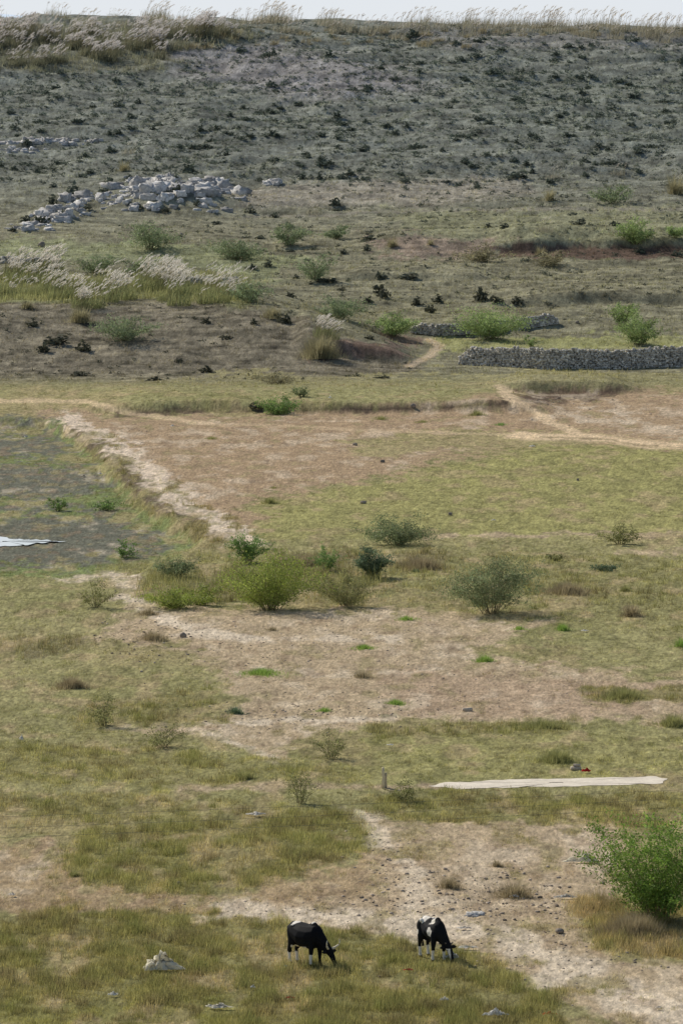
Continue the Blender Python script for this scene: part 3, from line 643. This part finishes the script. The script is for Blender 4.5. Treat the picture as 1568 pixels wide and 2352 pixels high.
# ---------------------------------------------------------------- rocks
import bmesh
def ico(sub):
    bm=bmesh.new(); bmesh.ops.create_icosphere(bm,subdivisions=sub,radius=1); V=np.array([v.co[:] for v in bm.verts]); Fc=np.array([[v.index for v in f.verts] for f in bm.faces]); bm.free(); return V,Fc
IC1=ico(1); IC2=ico(2); IC3=ico(3)
def rock(b,c,size,col,r,ic=IC1,block=.5,rough=.06):
    V,Fc=ic; V=V.copy(); V=np.sign(V)*np.abs(V)**(1-block*.5)
    if ic is IC3:
        g=fbm(V[:,0]*2.2+c[0],V[:,1]*2.2+V[:,2]*3.1+c[1],3,int(r.integers(999))); V*=(1+.35*g-.25*(np.abs(g)<.08))[:,None]
    V*=1+.18*np.sin(V[:,[1]]*3+r.uniform(0,6))+.14*np.sin(V[:,[0]]*5+r.uniform(0,6))+r.normal(0,rough,(len(V),1))
    a=r.uniform(0,6.28); ca,sa=math.cos(a),math.sin(a); V=V*np.asarray(size)*r.uniform(.8,1.2,3)
    V=np.stack([V[:,0]*ca-V[:,1]*sa,V[:,0]*sa+V[:,1]*ca,V[:,2]],-1)+c
    b.add(V,Fc,col*r.uniform(.75,1.2))
def wall(pts,hpx,label,taper=(1,1),seed=1,stone=.2):
    r=np.random.default_rng(seed); P=[hit(*p) for p in pts]; P=np.array(P); b=MB()
    seg=np.linalg.norm(np.diff(P[:,:2],axis=0),axis=1); L=seg.sum(); cum=np.concatenate([[0],np.cumsum(seg)])
    o=P[0].copy(); s=sc(P[0,1],P[0,2]); hm=hpx/s
    t=0
    while t<L:
        x=np.interp(t,cum,P[:,0]); y=np.interp(t,cum,P[:,1]); z=float(T(x,y))
        f=min(1,(taper[0]+t/2.5) if taper[0]<1 else 1,(taper[1]+(L-t)/2.5) if taper[1]<1 else 1); hh=hm*f*(1+.06*math.sin(t*.5+seed)+.04*r.normal())
        zz=.06
        while zz<hh:
            for dy in (-.32,0,.32):
                wdt=dy*(1.5-.8*zz/hm); rock(b,np.array([x+r.normal(0,.05),y+wdt+r.normal(0,.04),z+zz+r.normal(0,.02)])-o,(stone*r.uniform(.6,1.25),stone*.9,stone*r.uniform(.5,.9)),C(186,179,166)*r.uniform(.65,1.25),r)
            zz+=stone*1.1
        t+=stone*1.35
    ob=link('stone_wall',b.mesh('stone_wall'),M_rock,loc=o); tag(ob,label,'stone wall')
wall([(1056,836),(1110,840),(1250,848),(1400,846),(1600,842)],43,'long dry stone wall of grey boulders running to the right edge',taper=(.4,1),seed=3,stone=.15)
wall([(945,764),(1000,770),(1065,768),(1130,764),(1195,756),(1240,750),(1282,744)],25,'rear dry stone wall partly hidden by the large light green bush',taper=(.5,.4),seed=4,stone=.15)
wall([(360,648),(420,652),(545,648)],14,'low stone wall behind the left plume grass',seed=6)
wall([(-60,605),(60,606),(130,604)],14,'low stone wall at the left edge above the plume grass',seed=7)
def outcrop(blobs,label,seed):
    r=np.random.default_rng(seed); c0=hit(blobs[0][0],blobs[0][1]); b=MB(); o=np.array(c0)
    for (px,py,wp,dp,n,smin,smax) in blobs:
        X0,Y0,Z0=hit(px,py+dp/2); X1,Y1,Z1=hit(px,py-dp/2); s=sc(Y0,Z0)
        for k in range(n):
            a=np.clip(r.normal(0,.28),-.6,.6); q=r.random(); x=X0+a*wp/s*1.1; y=Y0+(Y1-Y0)*q; z=float(T(x,y)); sz=(smin+(smax-smin)*r.random()**1.6)*(1-.3*abs(a))
            rock(b,np.array([x,y,z+sz*r.uniform(-.6,.05)])-o,(sz*1.3,sz*.8,sz*r.uniform(.65,1.05)),C(184,181,176)*r.uniform(.65,1.12),r,IC3 if sz>.5 else IC2,1.0,.06 if sz>.5 else .09)
    tag(link('rock_outcrop',b.mesh('rock_outcrop'),M_rock,loc=c0),label,'rock outcrop')
outcrop([(345,420,130,30,40,.4,1.2),(390,448,240,70,130,.3,1.4),(470,455,66,80,44,.3,1.2),(285,456,100,34,36,.2,.6)],'large pale limestone outcrop on the left slope',11)
outcrop([(170,464,90,50,44,.3,1.1),(125,494,100,34,40,.25,.9),(65,524,90,22,30,.25,.75)],'smaller pale limestone outcrop stepping down to the left of the large one',12)
outcrop([(60,326,250,9,90,.2,.8),(30,345,120,12,24,.2,.6)],'thin pale rock ledge high at the left edge',13)
outcrop([(628,422,16,6,9,.4,.8)],'small group of pale rocks right of the large outcrop',14)
outcrop([(1090,2103,30,8,40,.06,.14)],'small heap of grey rubble on the lower right bare ground',16)
for (px,py_,wp,hp) in ((300,412,26,16),(350,452,24,18),(430,430,28,18),(455,470,22,16),(320,478,26,14),(200,480,26,18),(150,490,22,16),(60,508,30,20),(30,530,24,14),(240,440,26,16),(380,485,24,14),(405,412,24,16)):
    a,b_,c=hit(px,py_); s=sc(b_,c); addshrub(a,b_-.5,c,wp/s,hp/s,py_,'dark shrub growing in the gaps of the pale outcrops','shrubs in the gaps of the pale outcrops')
def stone(px,py,wp,label,col=C(136,126,114)):
    r=np.random.default_rng(int(px+py)); x,y,z=hit(px,py); s=sc(y,z); b=MB(); w=wp/s/2; rock(b,np.array([0,0,w*.5]),(w,w*.8,w*.75),col,r,IC2)
    tag(link('stone',b.mesh('stone'),M_rock,loc=(x,y,z)),label,'stone')
for q in [(878,1062,11,'dark stone alone on the meadow, farthest of two in a line'),(834,1157,12,'dark stone alone on the meadow above the spreading olive bush'),(1034,1183,10,'pale stone on the meadow right of the spreading bush'),(815,1023,10,'brown stone on the red plain'),(420,1464,16,'grey stone on the stony path at left'),(410,2034,12,'stone on the brown strip behind the black cow'),(1284,2146,20,'brown stone on the pale track right of the cows'),(1326,1104,8,'tiny dark stone on the right meadow'),(948,936,12,'stone lying on the far earth bank'),(95,567,18,'pale boulder left of the outcrop bush'),(1326,742,10,'pale stone right of the low wall'),(415,542,14,'pale boulder right of the bush under the outcrop')]: stone(*q)
def pebbles(name,zones,label):
    r=np.random.default_rng(77); b=MB()
    for (px,py,sx,sy,n,s0,s1) in zones:
        for k in range(n):
            a=px+r.normal(0,1)*sx; q=py+r.normal(0,1)*sy; 
            if q>2345 or q<880: continue
            y=float(row2d(q))+r.uniform(-.3,.3); x=(a-CX)/F*(y*ct+H*st); z=float(T(x,y)); sz=s0+(s1-s0)*r.random()**3.5
            rock(b,np.array([x,y,z+sz*.25]),(sz,sz*.9,sz*.5),C(176,160,142)*r.uniform(.45,1.3),r)
    tag(link(name,b.mesh(name),M_rock),label,'pebbles',kind='stuff')
pebbles('pebbles',[(1080,2060,140,40,700,.02,.09),(1200,2180,180,50,600,.015,.06),(700,1640,180,16,400,.02,.07),(600,1480,200,30,400,.02,.07),(330,1440,60,40,200,.03,.09),(950,1560,250,50,400,.02,.06),(1300,930,90,20,140,.04,.12),(900,1950,50,40,140,.02,.06),(280,1060,60,60,140,.03,.08),(740,2090,160,16,200,.02,.06)],'small pebbles and clods strewn over the bare ground')
# ---------------------------------------------------------------- litter
def crumple(px,py,wp,hp,dep,col,label,name='plastic_bag',cat='plastic bag',mat=None,seed=0,peak=1,lump=.6):
    dep=dep*.6; hp=hp*.8
    x,y,z=hit(px,py); s=sc(y,z); w=wp/s*.85; h=hp/s; n=20; r=np.random.default_rng(seed+int(px))
    a=np.linspace(-1,1,n); U,Vv=np.meshgrid(a,a); an=np.arctan2(Vv,U)
    R=np.maximum(abs(U),abs(Vv)); k=1/np.maximum(np.hypot(U,Vv)/np.maximum(R,1e-6),1e-6); k=np.where(R<1e-6,1,k)
    out=(1+.32*np.sin(an*3+r.uniform(0,6))+.22*np.sin(an*7+r.uniform(0,6)))*k
    XX=U*w/2*out; YY=Vv*dep/2*out
    f=np.clip(1-R**2,0,1)
    nz=fbm(U*2.9+px,Vv*2.9+py,4,seed); ZZ=h*(f**.5*np.clip(.35+1.3*lump*nz,0.05,2)+.6*peak*np.exp(-((U-.1)**2+(Vv)**2)*22))+.07+.03*r.random(U.shape)
    XX=XX+w*.05*r.normal(0,1,U.shape)*f; YY=YY+dep*.05*r.normal(0,1,U.shape)*f
    i=np.arange(n*n).reshape(n,n); Fq=np.stack([i[:-1,:-1],i[:-1,1:],i[1:,1:],i[1:,:-1]],-1).reshape(-1,4)
    cc=col*(1.15+.15*nz.ravel()[:,None]); cc=cc*np.minimum(1,.9/cc.max(1))[:,None]
    b=MB(); b.add(np.stack([XX,YY,ZZ],-1),Fq,cc); tag(link(name,b.mesh(name),mat or M_plast,loc=(x,y,z)),label,cat)
W_=C(240,238,232); YW=C(238,232,212)
for q in [
(368,2232,96,50,1.0,YW,'yellowish crumpled plastic sheet with a raised peak in the left weeds','plastic_sheet','plastic sheet'),
(1338,1984,84,24,.7,C(240,234,212),'yellowish white crumpled rubbish beside the large green bush','plastic_sheet','plastic sheet'),
(588,1876,40,8,.6,C(228,224,216),'flat pale sheet lying on the grass above the long weeds','plastic_sheet','plastic sheet'),
(1040,2206,30,16,.35,W_,'white plastic at the muzzle of the spotted cow'),
(1070,2184,46,6,.4,C(216,214,208),'flat greyish plastic on the track right of the spotted cow'),
(1064,2138,34,5,.4,C(220,216,208),'thin pale plastic on the track behind the spotted cow'),
(260,2292,22,12,.3,C(234,232,226),'small white bag in the weeds at lower left'),
(502,2320,60,14,.6,C(234,228,214),'crumpled cream wrapper near the bottom edge, left of centre'),
(1138,2338,54,22,.5,C(232,230,224),'clear crumpled bag at the bottom edge right of centre'),
(1020,2304,22,12,.3,C(230,228,222),'small clear bag at the bottom edge, centre right'),
(50,1704,10,16,.25,W_,'small upright white bag near the left edge'),
(656,2228,12,10,.2,C(120,160,200),'small light blue bag behind the black cow rear foot'),
(581,2276,12,8,.2,W_,'tiny white scrap below left of the black cow'),
(1222,1028,14,6,.4,W_,'white scrap on the far meadow at right'),
(758,916,8,6,.3,W_,'white scrap behind the low earth bank'),
(395,981,10,5,.4,W_,'white scrap on the left part of the red plain'),
(230,1091,10,5,.4,W_,'white scrap at the marsh edge'),
(60,1006,10,5,.4,W_,'white scrap on the marsh mud'),
(1133,1198,12,4,.3,W_,'white scrap on the meadow beyond the airy bush'),
(896,1716,16,4,.3,W_,'white scrap on the grass above the wooden post'),
(1342,1453,16,5,.4,W_,'white scrap right of the bright green tuft'),
(1298,2068,56,8,.4,C(184,182,176),'grey bent sheet on the track left of the large green bush','plastic_sheet','plastic sheet'),
(665,2299,20,6,.2,C(170,84,70),'red scrap in the weeds below the black cow'),
(938,2236,24,6,.2,C(176,96,74),'orange red scrap left of the spotted cow feet'),
(1260,2338,34,8,.25,C(178,96,60),'orange wrapper at the bottom edge right'),
(1182,2066,22,5,.25,W_,'white scrap among the rubble'),
(28,2062,16,6,.3,C(210,206,198),'pale scrap at the left edge on brown strip'),
(1512,2322,14,6,.2,C(222,216,204),'pale scrap at the lower right corner'),
(1346,1777,22,12,.3,C(180,48,44),'crumpled red cloth beside the bricks near the pitch','red_cloth','cloth'),
]:
    px,py,wp,hp,dp,c,lab=q[:7]; nm,ct_=(q[7],q[8]) if len(q)>7 else ('plastic_bag','plastic scrap')
    crumple(px,py,wp,hp,dp,c,lab,nm,ct_,M_cloth if nm=='red_cloth' else None)
def brick(px,py,wp,rz,label,col=C(150,140,128),dz=0,name='brick',off=(0,0)):
    x,y,z=hit(px,py); s=sc(y,z); L=wp/s; bm=bmesh.new(); bmesh.ops.create_cube(bm,size=1); bmesh.ops.scale(bm,vec=(L,L*.5,L*.34),verts=bm.verts)
    bmesh.ops.bevel(bm,geom=bm.edges[:],offset=L*.04,segments=2,affect='EDGES'); bmesh.ops.triangulate(bm,faces=bm.faces[:])
    r=np.random.default_rng(int(px)); V=np.array([v.co[:] for v in bm.verts])+r.normal(0,L*.008,(len(bm.verts),3)); Fc=np.array([[v.index for v in f.verts] for f in bm.faces]); bm.free()
    b=MB(); V[:,2]+=L*.17; b.add(V,Fc,col); tag(link(name,b.mesh(name),M_brick,loc=(x+off[0],y+off[1],z+dz),rz=rz),label,name)
    return L*.34
brick(1073,1634,22,.2,'grey brick lying alone on the central bare ground',C(180,168,150))
h1=brick(1322,1770,24,.1,'lower grey brick of the small stack behind the pitch',C(176,164,146))
brick(1324,1770,16,-.3,'upper smaller brick of the stack behind the pitch',C(166,154,138),dz=h1)
x,y,z=hit(882,1810); s=sc(y,z)
e=link('wooden_post',None,None,loc=(x,y,z)); tag(e,'short weathered wooden post standing at the left end of the pale pitch','post')
def plank(pts,w,t,col):
    b=MB(); P=np.array(pts,float); n=len(P); V=[]
    for i,p in enumerate(P):
        k=1-.25*(i/(n-1)); V+= [p+[-w*k,-t,0],p+[w*k,-t,0],p+[w*k*.9,t,0],p+[-w*k*.9,t,0]]
    i=np.arange(n*4).reshape(n,4); j=np.roll(i,-1,1); Fq=np.stack([i[:-1],j[:-1],j[1:],i[1:]],-1).reshape(-1,4)
    Fq=np.vstack([Fq,[[0,3,2,1]],[[n*4-4,n*4-3,n*4-2,n*4-1]]]); b.add(np.array(V),Fq,col); return b.mesh('plank')
link('plank',plank([(-.02,0,-.1),(-.04,0,.2),(-.02,0,.45),(-.05,0,.62),(-.05,0,.84)],.07,.05,C(216,198,162)),M_wood,e)
link('plank',plank([(.08,.02,-.1),(.06,.02,.2),(.07,.02,.42),(.06,.02,.62)],.05,.03,C(184,168,140)),M_wood,e)
def cable(p0,p1,d,label):
    def at(px,py): 
        a=(px-CX)/F; b_=(CY-py)/F; t=d/(ct+b_*st); return np.array([a*t,d,H+(-st+b_*ct)*t])
    A=at(*p0); Bq=at(*p1); v=Bq-A; A=A-v*1.2; Bq=Bq+v*1.2; t=np.linspace(0,1,60)[:,None]; P=A+(Bq-A)*t; P[:,2]-=.35*4*(t*(1-t))[:,0]-.35
    b=MB(); tube(b,P-P[0],.0026,.0026,C(90,92,88),5); tag(link('cable',b.mesh('cable'),M_wire,loc=P[0]),label,'cable')
cable((0,1880),(1568,1818),104,'thin overhead cable crossing the scene, topmost of three')
cable((0,1906),(1568,1838),104,'thin overhead cable crossing the scene, middle of three')
cable((0,1928),(1568,1858),104,'thin overhead cable crossing the scene, lowest of three')
# ---------------------------------------------------------------- cows
def cow(px,py,yaw,spots,label,turn=0.0,scale=1.0,step=0.0,seed=0,nx=0,fat=1.0):
    x,y,z=hit(px,py); e=link('cow',None,None,loc=(x,y,z+.0),rz=yaw,scale=(scale,)*3)
    V0,F0=ico(2); Vs=[];Fs=[];n=0
    def ball(c,rad):
        nonlocal n
        Vs.append(V0*np.asarray(rad)+np.asarray(c)); Fs.append(F0+n); n+=len(V0)
    def cap(pts,k=9):
        for (a,ra),(b_,rb) in zip(pts[:-1],pts[1:]):
            a=np.array(a);b_=np.array(b_);ra=np.array(ra)*np.ones(3);rb=np.array(rb)*np.ones(3)
            for t in np.linspace(0,1,k): ball(a*(1-t)+b_*t,ra*(1-t)+rb*t)
    f=fat
    cap([((-.60,0,1.04),(.19,.26*f,.27)),((-.40,0,1.0),(.24,.32*f,.33)),((-.1,0,.92),(.28,.38*f,.38*f)),((.2,0,.91),(.28,.34*f,.39*f)),((.42,0,.97),(.22,.27*f,.35))],8)
    cap([((-.66,0,1.22),.08),((-.3,0,1.235),.08),((.1,0,1.21),.08),((.34,0,1.30),.10),((.5,0,1.18),.11)],8)
    ball((-.42,.21,1.20),(.10,.06,.07)); ball((-.42,-.21,1.20),(.10,.06,.07)); ball((-.74,.10,1.10),.08); ball((-.74,-.10,1.10),.08)
    hy=math.sin(turn)*.3
    cap([((.44,0,1.04),(.22,.20,.28)),((.64,hy*.3,.84),(.16,.15,.23)),((.78,hy*.7,.62),(.13,.12,.18)),((.84,hy,.50),(.12,.11,.13))],8)
    mz=(.97,hy*1.5,.10)
    cap([((.83,hy,.52),(.10,.11,.12)),((.90,hy*1.2,.36),(.09,.09,.09)),((.95,hy*1.4,.20),(.07,.065,.07)),(mz,(.075,.07,.06))],8)
    cap([((.50,0,.72),(.12,.05,.14)),((.66,hy*.3,.64),(.07,.035,.12))],5)
    for sg in (1,-1):
        s1=step*sg
        cap([((.38,.14*sg,.85),(.14,.12,.20)),((.40+s1*.3,.16*sg,.62),(.095,.085,.14)),((.40+s1*.7,.16*sg,.40),(.064,.06,.07)),((.39+s1,.16*sg,.20),.046),((.40+s1*1.1,.16*sg,.10),.052),((.43+s1*1.1,.16*sg,.03),(.068,.06,.035))],7)
        s2=-step*sg
        cap([((-.56,.15*sg,1.0),(.18,.14,.22)),((-.50+s2*.3,.19*sg,.76),(.17,.11,.19)),((-.60+s2*.6,.18*sg,.56),(.10,.075,.11)),((-.70+s2,.17*sg,.43),(.065,.055,.07)),((-.67+s2,.17*sg,.22),.046),((-.66+s2,.17*sg,.10),.053),((-.62+s2,.17*sg,.03),(.068,.06,.035))],7)
    ball((-.42,0,.62),(.14,.12,.09))
    me0=bpy.data.meshes.new('t'); me0.from_pydata(np.vstack(Vs).tolist(),[],np.vstack(Fs).tolist())
    tmp=bpy.data.objects.new('t',me0); COL.objects.link(tmp)
    md=tmp.modifiers.new('r','REMESH'); md.mode='VOXEL'; md.voxel_size=.018
    sm=tmp.modifiers.new('s','SMOOTH'); sm.factor=.5; sm.iterations=4
    bpy.context.view_layer.update(); dg=bpy.context.evaluated_depsgraph_get(); ev=tmp.evaluated_get(dg); me=bpy.data.meshes.new_from_object(ev)
    bpy.data.objects.remove(tmp); bpy.data.meshes.remove(me0)
    N=len(me.vertices); co=np.empty(N*3); me.vertices.foreach_get('co',co); co=co.reshape(-1,3)
    cc=spots(co); a=me.color_attributes.new('Col','FLOAT_COLOR','POINT'); c4=np.ones((N,4),np.float32); c4[:,:3]=cc; a.data.foreach_set('color',c4.ravel())
    me.polygons.foreach_set('use_smooth',np.ones(len(me.polygons),bool)); me.name='body'; link('body',me,M_cow,e)
    BL=np.array([.012,.012,.013]); HR=C(214,200,170)
    b=MB(); t=np.linspace(0,1,9)
    tube(b,np.stack([-.80-.05*np.sin(t*3),.0+.04*t,1.17-.80*t],-1),.032,.016,BL,6); tube(b,np.stack([-.84+0*t[:4],.04+0*t[:4],.42-.10*t[:4]*3],-1),.03,.045,BL,6)
    link('tail',b.mesh('tail',True),M_cow,e)
    for sg in (1,-1):
        b=MB(); t=np.linspace(0,1,9); P=np.stack([.84+.16*np.sin(t*1.9),hy+sg*(.06+.20*np.sin(t*2.1)),.60+.30*t**1.3],-1) if nx==0 else np.stack([.84+.04*t,hy+sg*(.06+.08*t),.60+.08*t],-1); tube(b,P,.040,.012,HR if nx==0 else C(110,100,90),7); link('horn',b.mesh('horn',True),M_horn,e)
        b=MB(); t=np.linspace(0,1,6); P=np.stack([.83-.03*t,hy+sg*(.09+.20*t),.535-.03*t],-1)
        w=np.array([.02,.05,.062,.055,.035,.006]); V=np.stack([P+np.stack([0*w,0*w,w],-1),P+np.stack([.025+0*w,0*w,0*w],-1),P-np.stack([0*w,0*w,w],-1),P-np.stack([.012+0*w,0*w,0*w],-1)],1)
        i=np.arange(24).reshape(6,4); j=np.roll(i,-1,1); b.add(V,np.stack([i[:-1],j[:-1],j[1:],i[1:]],-1).reshape(-1,4),BL*1.5)
        link('ear',b.mesh('ear',True),M_cow,e)
        b=MB(); b.add(IC2[0]*.016+np.array([.905,hy*1.1+sg*.084,.43]),IC2[1],np.array([.02,.012,.008])); link('eye',b.mesh('eye',True),M_horn,e)
    tag(e,label,'cow'); return e
BLK=np.array([.009,.009,.010]); WHT=C(224,216,202)
def spots1(co):
    X_,Y_,Z_=co.T; n=fbm(X_*6,Z_*6+Y_*3,3,5); m=np.zeros(len(co))
    m=np.maximum(m,sst(0,.03,.14-np.hypot((X_+.44),(Z_-1.31)*1.2)+.08*n))
    m=np.maximum(m,sst(0,.03,.09-np.hypot((X_-.33),(Z_-1.40)*1.2)+.04*n))
    m=np.maximum(m,(Z_<.34+.06*n)*1.0*(X_<-.3)*(Z_>.06))
    m=np.maximum(m,((Z_<.60+.03*n)&(X_>-.5)&(X_<.2)&(abs(Y_)<.25)&(Z_>.5))*1.)
    m=np.maximum(m,((Z_<.40)&(X_>.2)&(X_<.7)&(Y_<0))*1.*(Z_>.10))
    m=np.clip(m,0,1)[:,None]; return BLK*(1-m)+WHT*m
def spots2(co):
    X_,Y_,Z_=co.T; n=fbm(X_*5+3,Z_*5+Y_*4,3,8); m=np.zeros(len(co))
    m=np.maximum(m,sst(0,.04,Z_-1.18+.14*n)*((X_>-.8)&(X_<.34)))
    m=np.where(np.hypot(X_+.1,Z_-1.25)<.13+.08*n,0,m)
    m=np.maximum(m,sst(0,.03,.13-np.hypot(X_-.22,(Z_-.92))+.08*n)*(Y_<0))
    m=np.maximum(m,sst(0,.03,.09-np.hypot(X_+.55,(Z_-.82))+.06*n)*(Y_<0))
    m=np.maximum(m,((Z_<.32+.06*n))*1.0*(X_<.65)); m=np.maximum(m,sst(.0,.02,X_-.84-.35*(.5-Z_))*(Z_<.48)*(Z_>.10)*(abs(Y_-.09)<.06))
    m=np.where((Z_<.07)&(X_<.65),0,m)
    m=np.clip(m,0,1)[:,None]; return (BLK*1.4)*(1-m)+WHT*m
cow(705,2219,math.radians(-50),spots1,'black cow with white back patch and curved horns grazing in the weeds',turn=.8,scale=1.07,step=.03,fat=1.03)
cow(994,2206,math.radians(-66),spots2,'black and white spotted cow grazing by the pale track',turn=.5,scale=1.06,step=.07,nx=1,fat=.76)
# ---------------------------------------------------------------- light
W=bpy.data.worlds.new('World'); S.world=W; W.use_nodes=True; nt=W.node_tree; bg=nt.nodes['Background']; sk=nt.nodes.new('ShaderNodeTexSky'); sk.sky_type='NISHITA'; sk.sun_disc=False
EL=math.radians(38); AZ=math.radians(-42)
sk.sun_elevation=EL; sk.sun_rotation=AZ; sk.dust_density=.6; sk.air_density=1.0; sk.altitude=300
tc=nt.nodes.new('ShaderNodeTexCoord'); sx=nt.nodes.new('ShaderNodeSeparateXYZ'); nt.links.new(tc.outputs['Generated'],sx.inputs[0])
mr=nt.nodes.new('ShaderNodeMapRange'); mr.interpolation_type='SMOOTHSTEP'; mr.inputs[1].default_value=0; mr.inputs[2].default_value=.22; mr.inputs[3].default_value=.95; mr.inputs[4].default_value=0; nt.links.new(sx.outputs[2],mr.inputs[0])
mx=nt.nodes.new('ShaderNodeMix'); mx.data_type='RGBA'; nt.links.new(mr.outputs[0],mx.inputs[0]); nt.links.new(sk.outputs[0],mx.inputs[6]); mx.inputs[7].default_value=(8.5,9.0,9.6,1)
nt.links.new(mx.outputs[2],bg.inputs[0]); bg.inputs[1].default_value=.09
L=bpy.data.lights.new('sun','SUN'); L.energy=3.8; L.angle=math.radians(.6); L.color=(1,.935,.82); lo=bpy.data.objects.new('sun',L); COL.objects.link(lo)
sv=Vector((math.sin(AZ)*math.cos(EL),math.cos(AZ)*math.cos(EL),math.sin(EL))); lo.rotation_euler=sv.to_track_quat('Z','Y').to_euler(); lo.location=(0,200,300)
S.view_settings.view_transform='Standard'; S.view_settings.look='None'; S.view_settings.exposure=0
cam=bpy.data.cameras.new('camera'); co=bpy.data.objects.new('camera',cam); COL.objects.link(co); cam.sensor_fit='HORIZONTAL'; cam.sensor_width=36; cam.lens=36*F/1568
co.location=(0,0,H); co.rotation_euler=(math.pi/2-TH,0,0); cam.clip_start=1; cam.clip_end=30000; S.camera=co
